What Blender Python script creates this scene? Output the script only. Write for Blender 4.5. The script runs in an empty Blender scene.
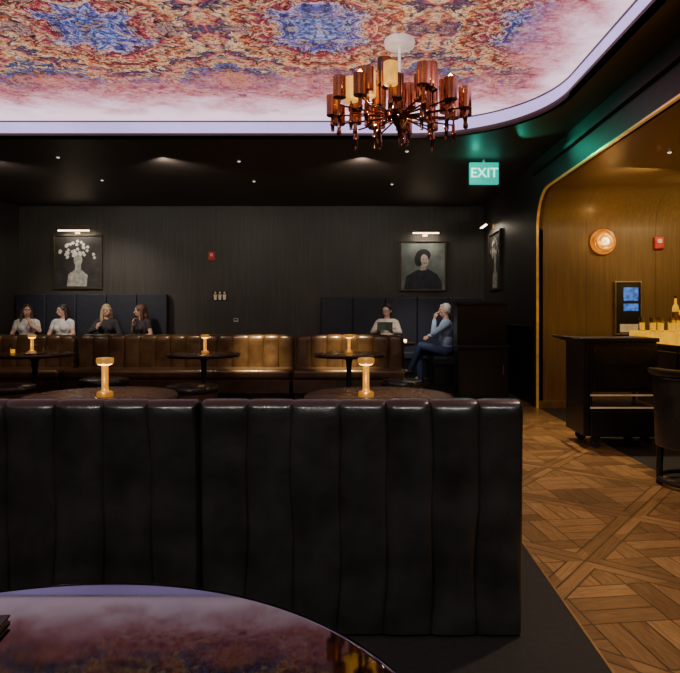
import bpy, bmesh, math, random
from mathutils import Vector, Matrix
random.seed(7)
PI=math.pi
col=bpy.context.scene.collection
scene=bpy.context.scene
# ------------------------------------------------------------------ materials
def L(nt,a,b): nt.links.new(a,b)
def newmat(name):
    m=bpy.data.materials.new(name); m.use_nodes=True
    nt=m.node_tree; b=nt.nodes['Principled BSDF']
    return m,nt,b
def math_n(nt,op,a,b=None,c=None):
    n=nt.nodes.new('ShaderNodeMath'); n.operation=op
    for i,v in enumerate((a,b,c)):
        if v is None: continue
        if isinstance(v,(int,float)): n.inputs[i].default_value=v
        else: L(nt,v,n.inputs[i])
    return n.outputs[0]
def mixc(nt,f,a,b,mode='MIX'):
    n=nt.nodes.new('ShaderNodeMix'); n.data_type='RGBA'; n.blend_type=mode
    for s,v in ((n.inputs[0],f),(n.inputs[6],a),(n.inputs[7],b)):
        if isinstance(v,(int,float)): s.default_value=v
        elif isinstance(v,tuple): s.default_value=(*v[:3],1)
        else: L(nt,v,s)
    return n.outputs[2]
def ramp(nt,f,stops,interp='LINEAR'):
    n=nt.nodes.new('ShaderNodeValToRGB'); cr=n.color_ramp; cr.interpolation=interp
    while len(cr.elements)<len(stops): cr.elements.new(0.5)
    for e,(p,c) in zip(cr.elements,stops):
        e.position=min(1,p); e.color=(*c,1)
    L(nt,f,n.inputs[0]); return n.outputs[0]
def noise(nt,vec,scale,detail=3,rough=.5,dist=0):
    n=nt.nodes.new('ShaderNodeTexNoise'); n.inputs['Scale'].default_value=scale
    n.inputs['Detail'].default_value=detail; n.inputs['Roughness'].default_value=rough; n.inputs['Distortion'].default_value=dist
    if vec is not None: L(nt,vec,n.inputs['Vector'])
    return n.outputs['Fac']
def objco(nt):
    return nt.nodes.new('ShaderNodeTexCoord').outputs['Object']
def mapping(nt,vec,sc=(1,1,1),rot=(0,0,0),loc=(0,0,0)):
    n=nt.nodes.new('ShaderNodeMapping'); L(nt,vec,n.inputs[0])
    n.inputs['Scale'].default_value=sc; n.inputs['Rotation'].default_value=rot; n.inputs['Location'].default_value=loc
    return n.outputs[0]
def pm(name,c,rough=.5,metal=0,es=0,ec=None,var=.2,scale=9,bump=0,coat=0,stretch=(1,1,1),trans=0,spec=.5):
    m,nt,b=newmat(name)
    v=mapping(nt,objco(nt),stretch)
    f=noise(nt,v,scale,4)
    f2=ramp(nt,f,[(.3,tuple(x*(1-var) for x in c)),(.7,tuple(min(1,x*(1+var)) for x in c))])
    L(nt,f2,b.inputs['Base Color'])
    b.inputs['Roughness'].default_value=rough; b.inputs['Metallic'].default_value=metal
    b.inputs['Coat Weight'].default_value=coat; b.inputs['Coat Roughness'].default_value=.12
    b.inputs['Transmission Weight'].default_value=trans
    b.inputs['Specular IOR Level'].default_value=spec
    if es:
        e=ec or c
        L(nt,ramp(nt,f,[(.3,tuple(x*(1-var) for x in e)),(.7,tuple(x*(1+var*.5) for x in e))]),b.inputs['Emission Color']); b.inputs['Emission Strength'].default_value=es
    if bump:
        bn=nt.nodes.new('ShaderNodeBump'); bn.inputs['Strength'].default_value=bump; bn.inputs['Distance'].default_value=.01
        L(nt,noise(nt,v,scale*6,5,.6),bn.inputs['Height']); L(nt,bn.outputs[0],b.inputs['Normal'])
    return m
M={}
def wall_mat(name,c,seam,rough=.42,spec=.4,grain=.25,coat=0,axis=0,sd=.75):
    # veneer panels: grain stretched along Z, dark seams every `seam` metres
    m,nt,b=newmat(name); co=objco(nt)
    g=noise(nt,mapping(nt,co,(22,22,.9)),1.6,6,.6,.6)
    big=noise(nt,co,1.1,2)
    colr=ramp(nt,g,[(.25,tuple(x*(1-grain) for x in c)),(.55,c),(.8,tuple(min(1,x*(1+grain*1.6)) for x in c))])
    colr=mixc(nt,.35,colr,ramp(nt,big,[(.3,tuple(x*.6 for x in c)),(.7,tuple(min(1,x*1.4) for x in c))]))
    sp=nt.nodes.new('ShaderNodeSeparateXYZ'); L(nt,co,sp.inputs[0])
    fr=math_n(nt,'FRACT',math_n(nt,'DIVIDE',math_n(nt,'ADD',sp.outputs[axis],50.13),seam))
    ln=math_n(nt,'LESS_THAN',fr,.008/seam)
    colr=mixc(nt,math_n(nt,'MULTIPLY',ln,sd),colr,tuple(x*.15 for x in c))
    L(nt,colr,b.inputs['Base Color']); b.inputs['Roughness'].default_value=rough
    b.inputs['Specular IOR Level'].default_value=spec; b.inputs['Coat Weight'].default_value=coat
    return m
M['wall']=wall_mat('charcoal_veneer',(.062,.056,.047),1.05,.5,grain=.45,sd=.35)
M['wall_y']=wall_mat('charcoal_veneer_side',(.050,.047,.043),1.05,.5,axis=1,grain=.3,sd=.4)
M['soffit']=pm('dark_ceiling_paint',(.075,.058,.048),.5,var=.12,scale=3)
M['wood']=wall_mat('golden_veneer',(.165,.100,.036),.95,.36,.5,.4,.15)
M['floor_dark']=pm('dark_carpet',(.012,.0115,.0115),.75,var=.35,scale=40,bump=.2)
M['leather']=pm('black_leather',(.019,.019,.0175),.27,var=.5,scale=5,bump=.20,coat=.22,spec=.6)
M['leather_brown']=pm('dark_brown_leather',(.085,.050,.021),.34,var=.35,scale=8,bump=.10,coat=.45,spec=.55)
M['navy']=pm('navy_upholstery',(.019,.022,.036),.6,var=.25,scale=14,bump=.1)
M['black']=pm('black_lacquer',(.010,.010,.011),.34,var=.2,scale=7)
M['blackmetal']=pm('black_metal',(.03,.03,.031),.4,metal=.5,var=.2)
M['brass']=pm('brushed_brass',(.80,.50,.17),.28,metal=1,var=.12,scale=30)
M['brass_lamp']=pm('lit_lamp_brass',(.85,.50,.13),.3,metal=.9,es=.28,ec=(1,.42,.05),var=.1)  # slight emission stands in for lamplight on the brass
M['brass_cap']=pm('lit_lamp_cap',(.88,.55,.16),.3,metal=.9,es=.36,ec=(1,.46,.07),var=.1)  # emission stands in for light falling on the cap
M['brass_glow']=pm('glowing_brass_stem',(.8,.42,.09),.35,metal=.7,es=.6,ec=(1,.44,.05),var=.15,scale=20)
M['brass_dark']=pm('aged_brass_strip',(.42,.28,.12),.45,metal=.8)
M['lamp_glow']=pm('lamp_diffuser',(1,.8,.5),.5,es=8,ec=(1,.60,.22),var=.05)
M['copper']=pm('polished_copper',(.60,.29,.17),.14,metal=1,var=.25,scale=8)
M['copper_dark']=pm('dark_polished_copper',(.34,.15,.085),.17,metal=1,var=.3,scale=8)
M['bulb']=pm('warm_bulb',(1,.8,.5),.4,es=18,ec=(1,.60,.20),var=.05)
M['lit_cup']=pm('lit_amber_cup',(.8,.42,.10),.3,es=1.0,ec=(1,.46,.04),var=.4)
M['canopy']=pm('satin_ceiling_canopy',(.80,.76,.76),.4,metal=.2,es=.35,ec=(1,.90,.92),var=.08)  # emission brightens the canopy, which is no lamp itself
M['led']=pm('lavender_led_diffuser',(.2,.18,.3),.5,es=1.3,ec=(.60,.46,1.0),var=.12,scale=1.2)
M['led_white']=pm('white_led_line',(.8,.8,.8),.5,es=2.8,ec=(.86,.80,1.0),var=.05)
M['white_light']=pm('picture_light_lens',(1,.9,.8),.5,es=8,ec=(1,.86,.68),var=.02)
M['dl_lens']=pm('downlight_lens',(.6,.5,.4),.5,es=1.0,ec=(1,.84,.66),var=.02)
M['picframe']=pm('dark_picture_frame',(.08,.06,.04),.35,metal=.4)
M['red']=pm('red_plastic',(.5,.03,.02),.4,es=.05,ec=(1,.05,.02))
M['whiteplastic']=pm('white_plastic',(.6,.6,.58),.4)
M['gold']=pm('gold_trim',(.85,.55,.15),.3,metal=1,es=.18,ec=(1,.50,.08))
M['exit']=pm('teal_exit_panel',(.02,.4,.3),.4,es=.85,ec=(.0,.62,.50),var=.1)
M['exit_t']=pm('exit_letters',(.6,1,.9),.4,es=2.2,ec=(.35,1,.85),var=.02)
M['bar_glow']=pm('lit_onyx_bartop',(.01,.004,.0),.6,es=1.15,ec=(1,.44,.0),var=.35,scale=6,spec=0)
M['amber_shelf']=pm('amber_backlight',(.01,.004,.0),.6,es=1.0,ec=(1,.40,.0),var=.4,spec=0)
M['blue']=pm('blue_screen',(.05,.15,.5),.3,es=.6,ec=(.06,.24,1.0),var=.8,scale=18)
M['cream']=pm('cream_enamel',(.75,.62,.42),.4,es=.12,ec=(1,.75,.4))
M['glass']=pm('clear_glass',(.95,.95,.95),.05,trans=1,var=.02)
M['amber']=pm('amber_bottle_glass',(.2,.08,.005),.08,trans=.2,es=.9,ec=(1,.46,.0))  # emission puts the bar's backlight into the amber glass and drinks
M['greenb']=pm('green_bottle_glass',(.1,.3,.08),.08,trans=.6,es=.1,ec=(.4,.8,.1))
M['darkb']=pm('dark_bottle_glass',(.03,.02,.015),.08)
M['menu']=pm('dark_green_leather',(.03,.045,.035),.45,bump=.1)
M['paper']=pm('menu_paper',(.6,.56,.48),.7)
M['rubber']=pm('black_rubber',(.02,.02,.02),.6)
def sconce_mat():
    m,nt,b=newmat('ribbed_amber_glass'); co=objco(nt)
    ln=nt.nodes.new('ShaderNodeVectorMath'); ln.operation='LENGTH'; L(nt,mapping(nt,co,(1,0,1)),ln.inputs[0])
    d=ln.outputs['Value']
    ctr=math_n(nt,'SUBTRACT',1,math_n(nt,'DIVIDE',d,.20))
    wv=math_n(nt,'ADD',math_n(nt,'MULTIPLY',math_n(nt,'SINE',math_n(nt,'MULTIPLY',math_n(nt,'ADD',d,math_n(nt,'MULTIPLY',noise(nt,co,9),.10)),95)),.10),math_n(nt,'MULTIPLY',ctr,.75))
    wv=math_n(nt,'ADD',wv,math_n(nt,'MULTIPLY',noise(nt,co,16,4),.35))
    c=ramp(nt,wv,[(.1,(.25,.06,.0)),(.45,(1.0,.28,.01)),(.72,(1,.52,.07)),(.95,(1,.85,.5))])
    L(nt,mixc(nt,1,c,(.25,.25,.25),'MULTIPLY'),b.inputs['Base Color']); L(nt,c,b.inputs['Emission Color'])
    L(nt,math_n(nt,'ADD',.8,math_n(nt,'MULTIPLY',math_n(nt,'MAXIMUM',math_n(nt,'SUBTRACT',wv,.6),0),14)),b.inputs['Emission Strength']); b.inputs['Roughness'].default_value=.15
    return m
M['sconce']=sconce_mat()
def table_mat(name,c0,c1,ior,r0,r1):
    m,nt,b=newmat(name); co=objco(nt)
    n=noise(nt,co,5,8,.6,.8)
    L(nt,ramp(nt,n,[(.3,c0),(.75,c1)]),b.inputs['Base Color']); b.inputs['IOR'].default_value=ior
    L(nt,ramp(nt,noise(nt,co,4,4,.6,.6),[(.35,(r0,)*3),(.65,(r1,)*3)]),b.inputs['Roughness'])
    return m
M['marble']=table_mat('glossy_black_tabletop',(.003,.003,.004),(.009,.008,.008),1.48,.02,.05)
M['browntop']=table_mat('dark_brown_tabletop',(.055,.034,.020),(.11,.065,.036),1.5,.22,.32)
# parquet floor: large framed panels set on the diagonal, woven inside
def parquet():
    m,nt,b=newmat('oak_panel_parquet'); co=objco(nt)
    r=mapping(nt,co,(1/.90,1/.90,1),(0,0,math.radians(38)),(.2,.35,0))
    sp=nt.nodes.new('ShaderNodeSeparateXYZ'); L(nt,r,sp.inputs[0]); x,y=sp.outputs[0],sp.outputs[1]
    fx=math_n(nt,'FRACT',x); fy=math_n(nt,'FRACT',y); ix=math_n(nt,'FLOOR',x); iy=math_n(nt,'FLOOR',y)
    ex=math_n(nt,'MINIMUM',fx,math_n(nt,'SUBTRACT',1,fx)); ey=math_n(nt,'MINIMUM',fy,math_n(nt,'SUBTRACT',1,fy))
    de=math_n(nt,'MINIMUM',ex,ey); fw=.08
    isf=math_n(nt,'LESS_THAN',de,fw)
    fseam=math_n(nt,'LESS_THAN',math_n(nt,'MINIMUM',math_n(nt,'ABSOLUTE',math_n(nt,'SUBTRACT',de,fw)),de),.006)
    a=math_n(nt,'MULTIPLY',math_n(nt,'ADD',fx,fy),1.83); c_=math_n(nt,'MULTIPLY',math_n(nt,'SUBTRACT',fx,fy),1.83)
    ia=math_n(nt,'FLOOR',a); ic=math_n(nt,'FLOOR',c_); fa=math_n(nt,'FRACT',a); fc=math_n(nt,'FRACT',c_)
    par=math_n(nt,'FLOORED_MODULO',math_n(nt,'ADD',ia,ic),2); inv=math_n(nt,'SUBTRACT',1,par)
    u=math_n(nt,'ADD',math_n(nt,'MULTIPLY',fa,par),math_n(nt,'MULTIPLY',fc,inv)); v=math_n(nt,'ADD',math_n(nt,'MULTIPLY',fc,par),math_n(nt,'MULTIPLY',fa,inv))
    u4=math_n(nt,'MULTIPLY',u,3); pf=math_n(nt,'FRACT',u4); pi_=math_n(nt,'FLOOR',u4)
    edge=math_n(nt,'MINIMUM',math_n(nt,'MINIMUM',pf,math_n(nt,'SUBTRACT',1,pf)),math_n(nt,'MULTIPLY',math_n(nt,'MINIMUM',v,math_n(nt,'SUBTRACT',1,v)),3))
    iseam=math_n(nt,'LESS_THAN',edge,.038)
    fdir=math_n(nt,'LESS_THAN',ex,ey)
    fu=math_n(nt,'ADD',math_n(nt,'MULTIPLY',ex,fdir),math_n(nt,'MULTIPLY',ey,math_n(nt,'SUBTRACT',1,fdir)))
    fv=math_n(nt,'ADD',math_n(nt,'MULTIPLY',y,fdir),math_n(nt,'MULTIPLY',x,math_n(nt,'SUBTRACT',1,fdir)))
    def sel(f,p,q): return math_n(nt,'ADD',math_n(nt,'MULTIPLY',p,f),math_n(nt,'MULTIPLY',q,math_n(nt,'SUBTRACT',1,f)))
    seam=sel(isf,fseam,math_n(nt,'MAXIMUM',iseam,fseam))
    gu=sel(isf,math_n(nt,'MULTIPLY',fu,40),math_n(nt,'MULTIPLY',u4,4)); gv=sel(isf,fv,v)
    cb=nt.nodes.new('ShaderNodeCombineXYZ'); L(nt,math_n(nt,'ADD',math_n(nt,'MULTIPLY',ix,7.3),ia),cb.inputs[0]); L(nt,math_n(nt,'ADD',math_n(nt,'MULTIPLY',iy,5.7),ic),cb.inputs[1]); L(nt,sel(isf,fdir,math_n(nt,'ADD',pi_,3)),cb.inputs[2])
    wn=nt.nodes.new('ShaderNodeTexWhiteNoise'); L(nt,cb.outputs[0],wn.inputs['Vector'])
    cb2=nt.nodes.new('ShaderNodeCombineXYZ'); L(nt,gu,cb2.inputs[0]); L(nt,math_n(nt,'MULTIPLY',gv,1.3),cb2.inputs[1]); L(nt,math_n(nt,'MULTIPLY',wn.outputs['Value'],30),cb2.inputs[2])
    gr=noise(nt,cb2.outputs[0],2.2,6,.6,.8)
    c=ramp(nt,gr,[(.25,(.15,.082,.033)),(.55,(.29,.172,.074)),(.8,(.40,.255,.12))])
    tone=ramp(nt,wn.outputs['Value'],[(0,(.58,.56,.54)),(1,(1.25,1.22,1.15))])
    c=mixc(nt,1,c,tone,'MULTIPLY')
    c=mixc(nt,math_n(nt,'MULTIPLY',seam,.75),c,(.03,.016,.008))
    L(nt,c,b.inputs['Base Color']); b.inputs['Roughness'].default_value=.33
    b.inputs['Coat Weight'].default_value=.2; b.inputs['Coat Roughness'].default_value=.2
    bn=nt.nodes.new('ShaderNodeBump'); bn.inputs['Strength'].default_value=.2; bn.inputs['Distance'].default_value=.004
    L(nt,math_n(nt,'SUBTRACT',gr,seam),bn.inputs['Height']); L(nt,bn.outputs[0],b.inputs['Normal'])
    return m
M['parquet']=parquet()
# ornate printed ceiling: mirrored floral kaleidoscope
def ornate():
    m,nt,b=newmat('ornate_printed_ceiling'); co=objco(nt)
    wx=math_n(nt,'MULTIPLY',math_n(nt,'SUBTRACT',noise(nt,co,.9,2,.5),.5),.5)
    sp=nt.nodes.new('ShaderNodeSeparateXYZ'); L(nt,co,sp.inputs[0]); x,y=sp.outputs[0],sp.outputs[1]
    px=math_n(nt,'PINGPONG',math_n(nt,'ADD',x,.35),.93); py=math_n(nt,'PINGPONG',math_n(nt,'SUBTRACT',y,5.10),1.15)
    cb=nt.nodes.new('ShaderNodeCombineXYZ'); L(nt,px,cb.inputs[0]); L(nt,py,cb.inputs[1]); L(nt,wx,cb.inputs[2])
    v=cb.outputs[0]
    r=math_n(nt,'SQRT',math_n(nt,'ADD',math_n(nt,'MULTIPLY',px,px),math_n(nt,'MULTIPLY',math_n(nt,'MULTIPLY',py,py),.9)))
    ang=math_n(nt,'ARCTAN2',py,px)
    n1=noise(nt,v,3.8,9,.74,1.3); n2=noise(nt,v,19,10,.78,.9); n3=noise(nt,v,2.6,8,.70,1.5)
    pet=math_n(nt,'MULTIPLY',math_n(nt,'SINE',math_n(nt,'MULTIPLY',ang,8)),.045)
    w=math_n(nt,'ADD',math_n(nt,'ADD',r,pet),math_n(nt,'MULTIPLY',math_n(nt,'SUBTRACT',n1,.5),1.15))
    w=math_n(nt,'MULTIPLY',w,.74)
    base=ramp(nt,w,[(0,(.46,.50,.80)),(.05,(.03,.05,.28)),(.10,(.12,.19,.62)),(.14,(.44,.50,.82)),(.17,(.015,.02,.08)),(.21,(.09,.10,.42)),(.25,(.28,.20,.50)),(.275,(.75,.62,.64)),(.30,(.03,.02,.04)),
        (.34,(.32,.03,.08)),(.38,(.72,.20,.11)),(.41,(.92,.66,.45)),(.43,(.04,.02,.02)),(.48,(.34,.05,.06)),(.53,(.80,.33,.12)),(.57,(.94,.70,.48)),(.59,(.04,.03,.04)),(.64,(.10,.07,.16)),
        (.69,(.44,.08,.09)),(.74,(.82,.38,.17)),(.77,(.86,.64,.46)),(.79,(.03,.03,.09)),(.84,(.18,.20,.46)),(.89,(.08,.03,.05)),(1,(.65,.27,.12))])
    fine=ramp(nt,n2,[(.36,(.06,.04,.06)),(.44,(.42,.34,.36)),(.50,(1.0,.92,.90)),(.57,(1.65,1.5,1.45)),(.66,(.40,.30,.32))])
    c=mixc(nt,.9,base,fine,'MULTIPLY')
    dark=ramp(nt,n2,[(.38,(.008,.008,.018)),(.45,(.06,.05,.09)),(.50,(.32,.11,.10)),(.55,(.68,.46,.36)),(.60,(.05,.05,.16)),(.66,(.16,.18,.42))])
    c=mixc(nt,ramp(nt,n3,[(.53,(0,0,0)),(.58,(.9,.9,.9))]),c,dark)
    rust=ramp(nt,n2,[(.36,(.06,.02,.02)),(.44,(.42,.10,.06)),(.50,(.84,.38,.16)),(.56,(.96,.74,.52)),(.62,(.42,.07,.08)),(.70,(.05,.02,.02))])
    c=mixc(nt,ramp(nt,n3,[(.38,(.9,.9,.9)),(.44,(0,0,0))]),c,rust)
    # pink cloud border of the print, with cove glow painted in towards the edge
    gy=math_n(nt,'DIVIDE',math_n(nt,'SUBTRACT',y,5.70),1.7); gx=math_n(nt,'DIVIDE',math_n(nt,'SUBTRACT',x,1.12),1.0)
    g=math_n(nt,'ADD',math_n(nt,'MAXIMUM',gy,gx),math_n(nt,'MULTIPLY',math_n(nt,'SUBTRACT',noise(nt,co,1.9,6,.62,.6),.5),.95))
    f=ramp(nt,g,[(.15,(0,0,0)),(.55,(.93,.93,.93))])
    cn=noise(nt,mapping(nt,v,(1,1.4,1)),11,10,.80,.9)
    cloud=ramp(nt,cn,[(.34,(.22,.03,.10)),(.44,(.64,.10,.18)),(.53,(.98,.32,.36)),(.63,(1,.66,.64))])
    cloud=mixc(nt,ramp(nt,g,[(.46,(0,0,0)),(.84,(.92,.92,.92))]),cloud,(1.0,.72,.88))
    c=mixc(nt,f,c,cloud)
    es=math_n(nt,'ADD',.9,math_n(nt,'MULTIPLY',ramp(nt,g,[(.5,(0,0,0)),(1,(1,1,1))]),.8))  # emission also rises towards the edge, as painted cove glow
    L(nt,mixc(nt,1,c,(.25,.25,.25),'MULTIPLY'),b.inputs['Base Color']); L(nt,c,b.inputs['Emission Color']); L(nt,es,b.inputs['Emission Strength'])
    b.inputs['Roughness'].default_value=.7
    return m
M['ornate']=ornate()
# ------------------------------------------------------------------ geometry helper
class G:
    def __init__(s): s.v=[]; s.f=[]
    def add(s,vs,fs):
        o=len(s.v); s.v+= [tuple(v) for v in vs]; s.f+=[tuple(i+o for i in f) for f in fs]; return s
    def box(s,x0,x1,y0,y1,z0,z1):
        vs=[(x,y,z) for z in (z0,z1) for y in (y0,y1) for x in (x0,x1)]
        return s.add(vs,[(0,2,3,1),(4,5,7,6),(0,1,5,4),(2,6,7,3),(0,4,6,2),(1,3,7,5)])
    def lathe(s,prof,c=(0,0,0),n=32,M_=None):
        vs=[];fs=[];k=len(prof)
        for i in range(n):
            a=2*PI*i/n
            for r,z in prof: vs.append(Vector((r*math.cos(a),r*math.sin(a),z)))
        for i in range(n):
            j=(i+1)%n
            for q in range(k-1): fs.append((i*k+q,j*k+q,j*k+q+1,i*k+q+1))
        if prof[0][0]>1e-6: fs.append(tuple(i*k for i in reversed(range(n))))
        if prof[-1][0]>1e-6: fs.append(tuple(i*k+k-1 for i in range(n)))
        if M_ is not None: vs=[M_@v for v in vs]
        c=Vector(c); return s.add([v+c for v in vs],fs)
    def cap(s,p0,p1,r0,r1,n=14,sx=1,sy=1,rings=4,flat=False):
        p0=Vector(p0);p1=Vector(p1);d=p1-p0;ln=d.length
        if ln<1e-6: d=Vector((0,0,1)); ln=0
        q=Vector((0,0,1)).rotation_difference(d.normalized()).to_matrix()
        prof=[]
        if flat: prof=[(0.00001,0),(r0,0),(r1,ln),(0.00001,ln)]
        else:
            for i in range(rings+1):
                a=-PI/2+PI/2*i/rings; prof.append((max(1e-5,r0*math.cos(a)),r0*math.sin(a)))
            for i in range(rings+1):
                a=PI/2*i/rings; prof.append((max(1e-5,r1*math.cos(a)),ln+r1*math.sin(a)))
        vs=[];fs=[];k=len(prof)
        for i in range(n):
            a=2*PI*i/n
            for r,z in prof:
                w=q@Vector((r*math.cos(a),r*math.sin(a),z)); vs.append(Vector((w.x*sx,w.y*sy,w.z))+p0)
        for i in range(n):
            j=(i+1)%n
            for t in range(k-1): fs.append((i*k+t,j*k+t,j*k+t+1,i*k+t+1))
        fs.append(tuple(i*k for i in reversed(range(n)))); fs.append(tuple(i*k+k-1 for i in range(n)))
        return s.add(vs,fs)
    def rod(s,p0,p1,r0,r1=None,n=12): return s.cap(p0,p1,r0,r0 if r1 is None else r1,n,flat=True)
    def ell(s,c,r,R=None,n=20,m=12):
        vs=[];fs=[];c=Vector(c)
        for i in range(n):
            for j in range(m+1):
                a=2*PI*i/n;b=-PI/2+PI*j/m
                w=Vector((r[0]*math.cos(a)*max(1e-4,math.cos(b)),r[1]*math.sin(a)*max(1e-4,math.cos(b)),r[2]*math.sin(b)))
                if R is not None: w=R@w
                vs.append(w+c)
        k=m+1
        for i in range(n):
            j=(i+1)%n
            for t in range(m): fs.append((i*k+t,j*k+t,j*k+t+1,i*k+t+1))
        fs.append(tuple(i*k for i in reversed(range(n)))); fs.append(tuple(i*k+m for i in range(n)))
        return s.add(vs,fs)
    def tube(s,pts,r,n=8,closed=False):
        pts=[Vector(p) for p in pts]; N=len(pts)
        vs=[];fs=[]
        for i,p in enumerate(pts):
            a=pts[(i-1)%N] if (closed or i>0) else p; b=pts[(i+1)%N] if (closed or i<N-1) else p
            t=(b-a).normalized(); q=Vector((0,0,1)).rotation_difference(t).to_matrix() if abs(t.z)>.99 else None
            if q is None:
                u=t.cross(Vector((0,0,1))).normalized(); w=t.cross(u).normalized()
            else: u=q@Vector((1,0,0)); w=q@Vector((0,1,0))
            for k in range(n):
                an=2*PI*k/n; vs.append(p+u*(r*math.cos(an))+w*(r*math.sin(an)))
        for i in range(N if closed else N-1):
            j=(i+1)%N
            for k in range(n):
                l=(k+1)%n; fs.append((i*n+k,i*n+l,j*n+l,j*n+k))
        if not closed:
            fs.append(tuple(reversed(range(n)))); fs.append(tuple((N-1)*n+k for k in range(n)))
        return s.add(vs,fs)
    def build(s,name,mat,parent=None,smooth=True,bevel=0,loc=None,angle=40):
        me=bpy.data.meshes.new(name); me.from_pydata(s.v,[],s.f); me.validate()
        bm=bmesh.new(); bm.from_mesh(me); bmesh.ops.recalc_face_normals(bm,faces=bm.faces); bm.to_mesh(me); bm.free()
        if smooth:
            me.polygons.foreach_set('use_smooth',[True]*len(me.polygons))
            try: me.set_sharp_from_angle(angle=math.radians(angle))
            except Exception: pass
        o=bpy.data.objects.new(name,me); col.objects.link(o); me.materials.append(mat)
        if parent: o.parent=parent
        if loc: o.location=loc
        if bevel:
            b=o.modifiers.new('bevel','BEVEL'); b.width=bevel; b.segments=3; b.limit_method='ANGLE'
        return o
def tag(o,label,cat,group=None):
    o['label']=label;o['category']=cat
    if group:o['group']=group
    return o
def thing(name,label,cat,loc=(0,0,0),rz=0,group=None):
    o=bpy.data.objects.new(name,None); col.objects.link(o); o.location=loc; o.rotation_euler=(0,0,rz); o.empty_display_size=.1
    return tag(o,label,cat,group)
def struct(o,name=None): o['kind']='structure'; return o
def light(kind,loc,energy,color,size=.1,rot=None,target=None,spot=None,blend=.5,parent=None,sy=None):
    d=bpy.data.lights.new('lamp_light',kind); d.energy=energy; d.color=color
    if kind=='AREA':
        d.size=size
        if sy: d.shape='RECTANGLE'; d.size_y=sy
    else: d.shadow_soft_size=size
    if kind=='SPOT': d.spot_size=math.radians(spot or 60); d.spot_blend=blend
    o=bpy.data.objects.new('lamp_light',d); col.objects.link(o); o.location=loc
    if target is not None:
        o.rotation_euler=(Vector(target)-Vector(loc)).to_track_quat('-Z','Y').to_euler()
    elif rot: o.rotation_euler=rot
    if parent: o.parent=parent
    return o
# ------------------------------------------------------------------ camera
F=620.; CX,CY,CH=362.,313.,1.3
cd=bpy.data.cameras.new('camera'); cam=bpy.data.objects.new('camera',cd); col.objects.link(cam)
cam.location=(0,0,CH); cam.rotation_euler=(PI/2,0,0); cd.sensor_width=36; cd.lens=F/680*36
cd.shift_x=-(CX-340)/680; cd.shift_y=-(336.5-CY)/680; cd.clip_start=.05
scene.camera=cam
# ------------------------------------------------------------------ room
XL,XR,YB,YF,H=-6.75,2.4,12.2,-2.2,3.4
XW=.91; XBAR=2.42
struct(G().box(XL,XW,YF,YB,-.1,0).build('floor',M['floor_dark'],smooth=False))
struct(G().box(XW,XBAR,YF,YB,-.1,0).build('floor',M['parquet'],smooth=False))
struct(G().box(XBAR,5.7,YF,9,-.1,0).build('floor',M['floor_dark'],smooth=False))
struct(G().box(XW-.007,XW+.003,YF,10.1,-.02,.003).build('trim_1',M['brass_dark'],smooth=False))
struct(G().box(XL,XR,10.1,YB,0,.10).build('floor',M['floor_dark'],smooth=False))
struct(G().box(XL-.1,XR+.1,YB,YB+.12,0,3.8).build('wall_back',M['wall'],smooth=False))
struct(G().box(XL-.12,XL,YF,YB,0,3.8).build('wall_left',M['wall_y'],smooth=False))
struct(G().box(XL,5.7,YF-.12,YF,0,3.8).build('wall_front',M['wall'],smooth=False))
def fillmesh(loops,name,mat,thick_vec):
    bm=bmesh.new(); es=[]
    for lp in loops:
        vs=[bm.verts.new(p) for p in lp]
        for i in range(len(vs)): es.append(bm.edges.new((vs[i],vs[(i+1)%len(vs)])))
    bmesh.ops.triangle_fill(bm,use_beauty=True,edges=es)
    r=bmesh.ops.extrude_face_region(bm,geom=list(bm.faces))
    for e in r['geom']:
        if isinstance(e,bmesh.types.BMVert): e.co+=Vector(thick_vec)
    bmesh.ops.recalc_face_normals(bm,faces=bm.faces)
    me=bpy.data.meshes.new(name); bm.to_mesh(me); bm.free()
    o=bpy.data.objects.new(name,me); col.objects.link(o); me.materials.append(mat); return o
def rrect(x0,x1,y0,y1,r,n=14):
    pts=[]
    for cx,cy,a0 in ((x1-r,y1-r,0),(x0+r,y1-r,PI/2),(x0+r,y0+r,PI),(x1-r,y0+r,1.5*PI)):
        for i in range(n+1):
            a=a0+PI/2*i/n; pts.append((cx+r*math.cos(a),cy+r*math.sin(a)))
    return pts
OX0,OX1,OY0,OY1,OR=-6.1,2.0,-1.6,7.44,1.45
hole=rrect(OX0,OX1,OY0,OY1,OR,24)
struct(fillmesh([[(XL,YF,H),(XR,YF,H),(XR,YB,H),(XL,YB,H)],[(x,y,H) for x,y in hole]],'ceiling',M['soffit'],(0,0,.06)))
def ring(off,z0,z1,name,mat,th=.02):
    a=rrect(OX0-off,OX1+off,OY0-off,OY1+off,OR+off,24); b=rrect(OX0-off-th,OX1+off+th,OY0-off-th,OY1+off+th,OR+off+th,24)
    n=len(a); vs=[(x,y,z) for z in (z0,z1) for x,y in a]+[(x,y,z) for z in (z0,z1) for x,y in b]; fs=[]
    for i in range(n):
        j=(i+1)%n
        fs+=[(i,j,n+j,n+i),(2*n+i,3*n+i,3*n+j,2*n+j),(i,2*n+i,2*n+j,j),(n+i,n+j,3*n+j,3*n+i)]
    return struct(G().add(vs,fs).build(name,mat))
ring(.0,H+.0,H+.03,'trim_2',M['soffit'],.05)
ring(.03,H+.045,H+.20,'trim_3',M['led'])
ring(.028,H+.03,H+.052,'trim_3',M['led_white'],.02)
ring(.02,H+.20,H+.215,'trim_3',M['soffit'],.06)
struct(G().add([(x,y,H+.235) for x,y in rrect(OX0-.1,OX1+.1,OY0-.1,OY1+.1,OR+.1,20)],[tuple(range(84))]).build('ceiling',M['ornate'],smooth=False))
struct(G().box(XL-.1,XR+.2,YF,YB,3.78,3.84).build('ceiling',M['soffit'],smooth=False))
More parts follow.
